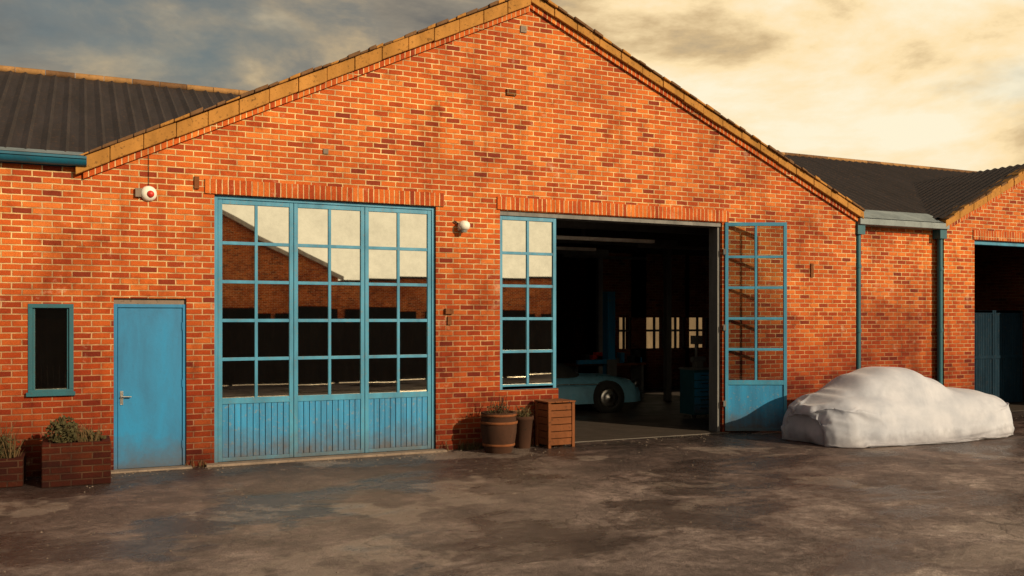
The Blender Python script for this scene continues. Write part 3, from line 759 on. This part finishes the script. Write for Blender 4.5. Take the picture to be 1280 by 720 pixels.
def cover_plain():
    Lc = 4.16; bx, by = 10.16, -1.66; hs = .99
    def hf(x, y):
        t = min(1, max(0, x/Lc)); w = lerp(WBC, t); q = min(1, abs(y)/w)
        z = (lerp(HBS, t)*hs)*math.sqrt(max(0, 1-q**(2/.55)))**.75
        if HCS[0][0] < t < HCS[-1][0]:
            w = lerp(WC, t)+.05; q = min(1, abs(y)/w)
            z = max(z, .6*hs+(lerp(HCS, t)*hs-.6*hs)*math.sqrt(max(0, 1-q**(2/.75)))**.7)
        return z
    nu = 360; nr = 40; ns = 20; zsh = .50
    def outl(a):
        ca, sa = math.cos(a), math.sin(a); e = 2/3.2
        return (Lc/2)*math.copysign(abs(ca)**e, ca), .885*math.copysign(abs(sa)**e, sa)
    S = [outl(2*math.pi*k/6000) for k in range(6001)]; acc = [0]
    for p, q in zip(S, S[1:]): acc.append(acc[-1]+math.hypot(q[0]-p[0], q[1]-p[1]))
    O = []; k = 0; TOT = acc[-1]; rr = TOT/(2*math.pi)
    for i in range(nu):
        tgt = TOT*i/nu
        while acc[k+1] < tgt: k += 1
        O.append(Vector((S[k][0], S[k][1], 0)))
    G = []
    for r in range(nr+1):
        G.append([Vector((O[i].x*r/nr, O[i].y*r/nr, max(hf(O[i].x*r/nr+Lc/2, O[i].y*r/nr), zsh)+.02)) for i in range(nu)])
    for s_ in range(1, ns+1):
        f = s_/ns; row = []
        for i in range(nu):
            th = 2*math.pi*i/nu; cs = Vector((math.cos(th)*rr, math.sin(th)*rr, 0))
            A = 1-abs(noise.noise(cs*1.7))*2.2; Bn = 1-abs(noise.noise(cs*4.2+Vector((9, 0, 0))))*2.2
            k = .012+.05*f+f*(.05*(A-.4)+.025*(Bn-.4))
            row.append(Vector((O[i].x*(1+k/2), O[i].y*(1+k), (zsh+.02)*(1-f)+.006)))
        G.append(row)
    for it in range(22):
        H = [row[:] for row in G]
        for r in range(1, nr+8):
            for i in range(nu):
                m_ = (G[r-1][i]+G[r+1][i]+G[r][i-1]+G[r][(i+1) % nu])*.25
                H[r][i] = G[r][i].lerp(m_, .5)
        G = H
    vs = [(bx+Lc/2, by, G[1][0].z)]; fs = []
    for r in range(1, nr+ns+1):
        for i in range(nu): vs.append((bx+Lc/2+G[r][i].x, by+G[r][i].y, max(.004, G[r][i].z)))
    for i in range(nu): fs.append((0, 1+i, 1+(i+1) % nu))
    for r in range(nr+ns-1):
        for i in range(nu):
            a = 1+r*nu+i; c = 1+r*nu+(i+1) % nu; fs.append((a, a+nu, c+nu, c))
    return vs, fs
res = None
try:
    res = cover_sim()
except Exception as ex:
    print('cloth failed', ex)
if res is None: res = cover_plain()
for nm in ('cl', 'proxy', 'proxy_ground'):
    if nm in bpy.data.objects: bpy.data.objects.remove(bpy.data.objects[nm], do_unlink=True)
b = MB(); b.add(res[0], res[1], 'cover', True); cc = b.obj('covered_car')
sd = cc.modifiers.new('s', 'SUBSURF'); sd.levels = 1; sd.render_levels = 1

# ------------------------------------------------------------------ LIGHT
d = Vector((-.42, .84, -.38)).normalized()
sun = bpy.data.lights.new('sun', 'SUN'); sun.energy = 5.0; sun.angle = math.radians(.5); sun.color = (1, .79, .50)
so = bpy.data.objects.new('sun', sun); scene.collection.objects.link(so); so.rotation_euler = d.to_track_quat('-Z', 'Y').to_euler(); so.location = (10, -20, 20)
wd = bpy.data.worlds.new('World'); scene.world = wd; wd.use_nodes = True; nt = wd.node_tree; nt.nodes.clear(); Lk = nt.links
out = N(nt, 'ShaderNodeOutputWorld'); tc = N(nt, 'ShaderNodeTexCoord'); V = tc.outputs['Generated']
sky = N(nt, 'ShaderNodeTexSky', sky_type='NISHITA'); sky.sun_disc = False
sky.sun_elevation = math.asin(-d.z); sky.sun_rotation = math.atan2(-d.x, -d.y); sky.dust_density = 5
tint = mixc(nt, 1, sky.outputs[0], (1.02, .88, .66), 'MULTIPLY')
bg1 = N(nt, 'ShaderNodeBackground'); bg1.inputs[1].default_value = .085; Lk.new(tint, bg1.inputs[0])
sp = N(nt, 'ShaderNodeSeparateXYZ'); Lk.new(V, sp.inputs[0])
n1 = noise_n(nt, V, 2.0, 7, .52, .2, mapscale=(1, 1, 2.2), loc=(1.3, .4, .2))
n2 = noise_n(nt, V, 3.0, 9, .60, .25, mapscale=(1, 1, 2.6), loc=(7.9, 2.4, 1.7))
east = mth(nt, 'MULTIPLY', mth(nt, 'ADD', sp.outputs[0], -.30), .22)
south = mth(nt, 'MULTIPLY', mth(nt, 'MAXIMUM', mth(nt, 'MULTIPLY', sp.outputs[1], -1), 0), .30)
zz = mth(nt, 'MULTIPLY', sp.outputs[2], -.40)
shade = mth(nt, 'ADD', mth(nt, 'ADD', n2, south), mth(nt, 'ADD', east, zz))
ccol = ramp(nt, shade, [(.22, (.14, .14, .135)), (.33, (.30, .26, .20)), (.415, (.66, .48, .26)), (.49, (1.0, .77, .44)), (.60, (1.0, .90, .66))])
mask = ramp(nt, mth(nt, 'ADD', mth(nt, 'ADD', n1, south), mth(nt, 'ADD', mth(nt, 'MULTIPLY', east, .6), mth(nt, 'MULTIPLY', zz, .35))), [(.27, 0), (.43, 1)])
bg2 = N(nt, 'ShaderNodeBackground'); bg2.inputs[1].default_value = 1.0; Lk.new(ccol, bg2.inputs[0])
mx = N(nt, 'ShaderNodeMixShader'); Lk.new(mask, mx.inputs[0]); Lk.new(bg1.outputs[0], mx.inputs[1]); Lk.new(bg2.outputs[0], mx.inputs[2])
Lk.new(mx.outputs[0], out.inputs[0])

# ------------------------------------------------------------------ CAMERA
cam = bpy.data.cameras.new('camera'); co = bpy.data.objects.new('camera', cam); scene.collection.objects.link(co)
co.location = (0, -12.75, 1.93); co.rotation_euler = (math.radians(90), 0, -math.atan2(1150, 2460))
cam.sensor_width = 36; cam.lens = 1150/1280*36; cam.shift_y = 40/1280; cam.clip_end = 2000
scene.camera = co
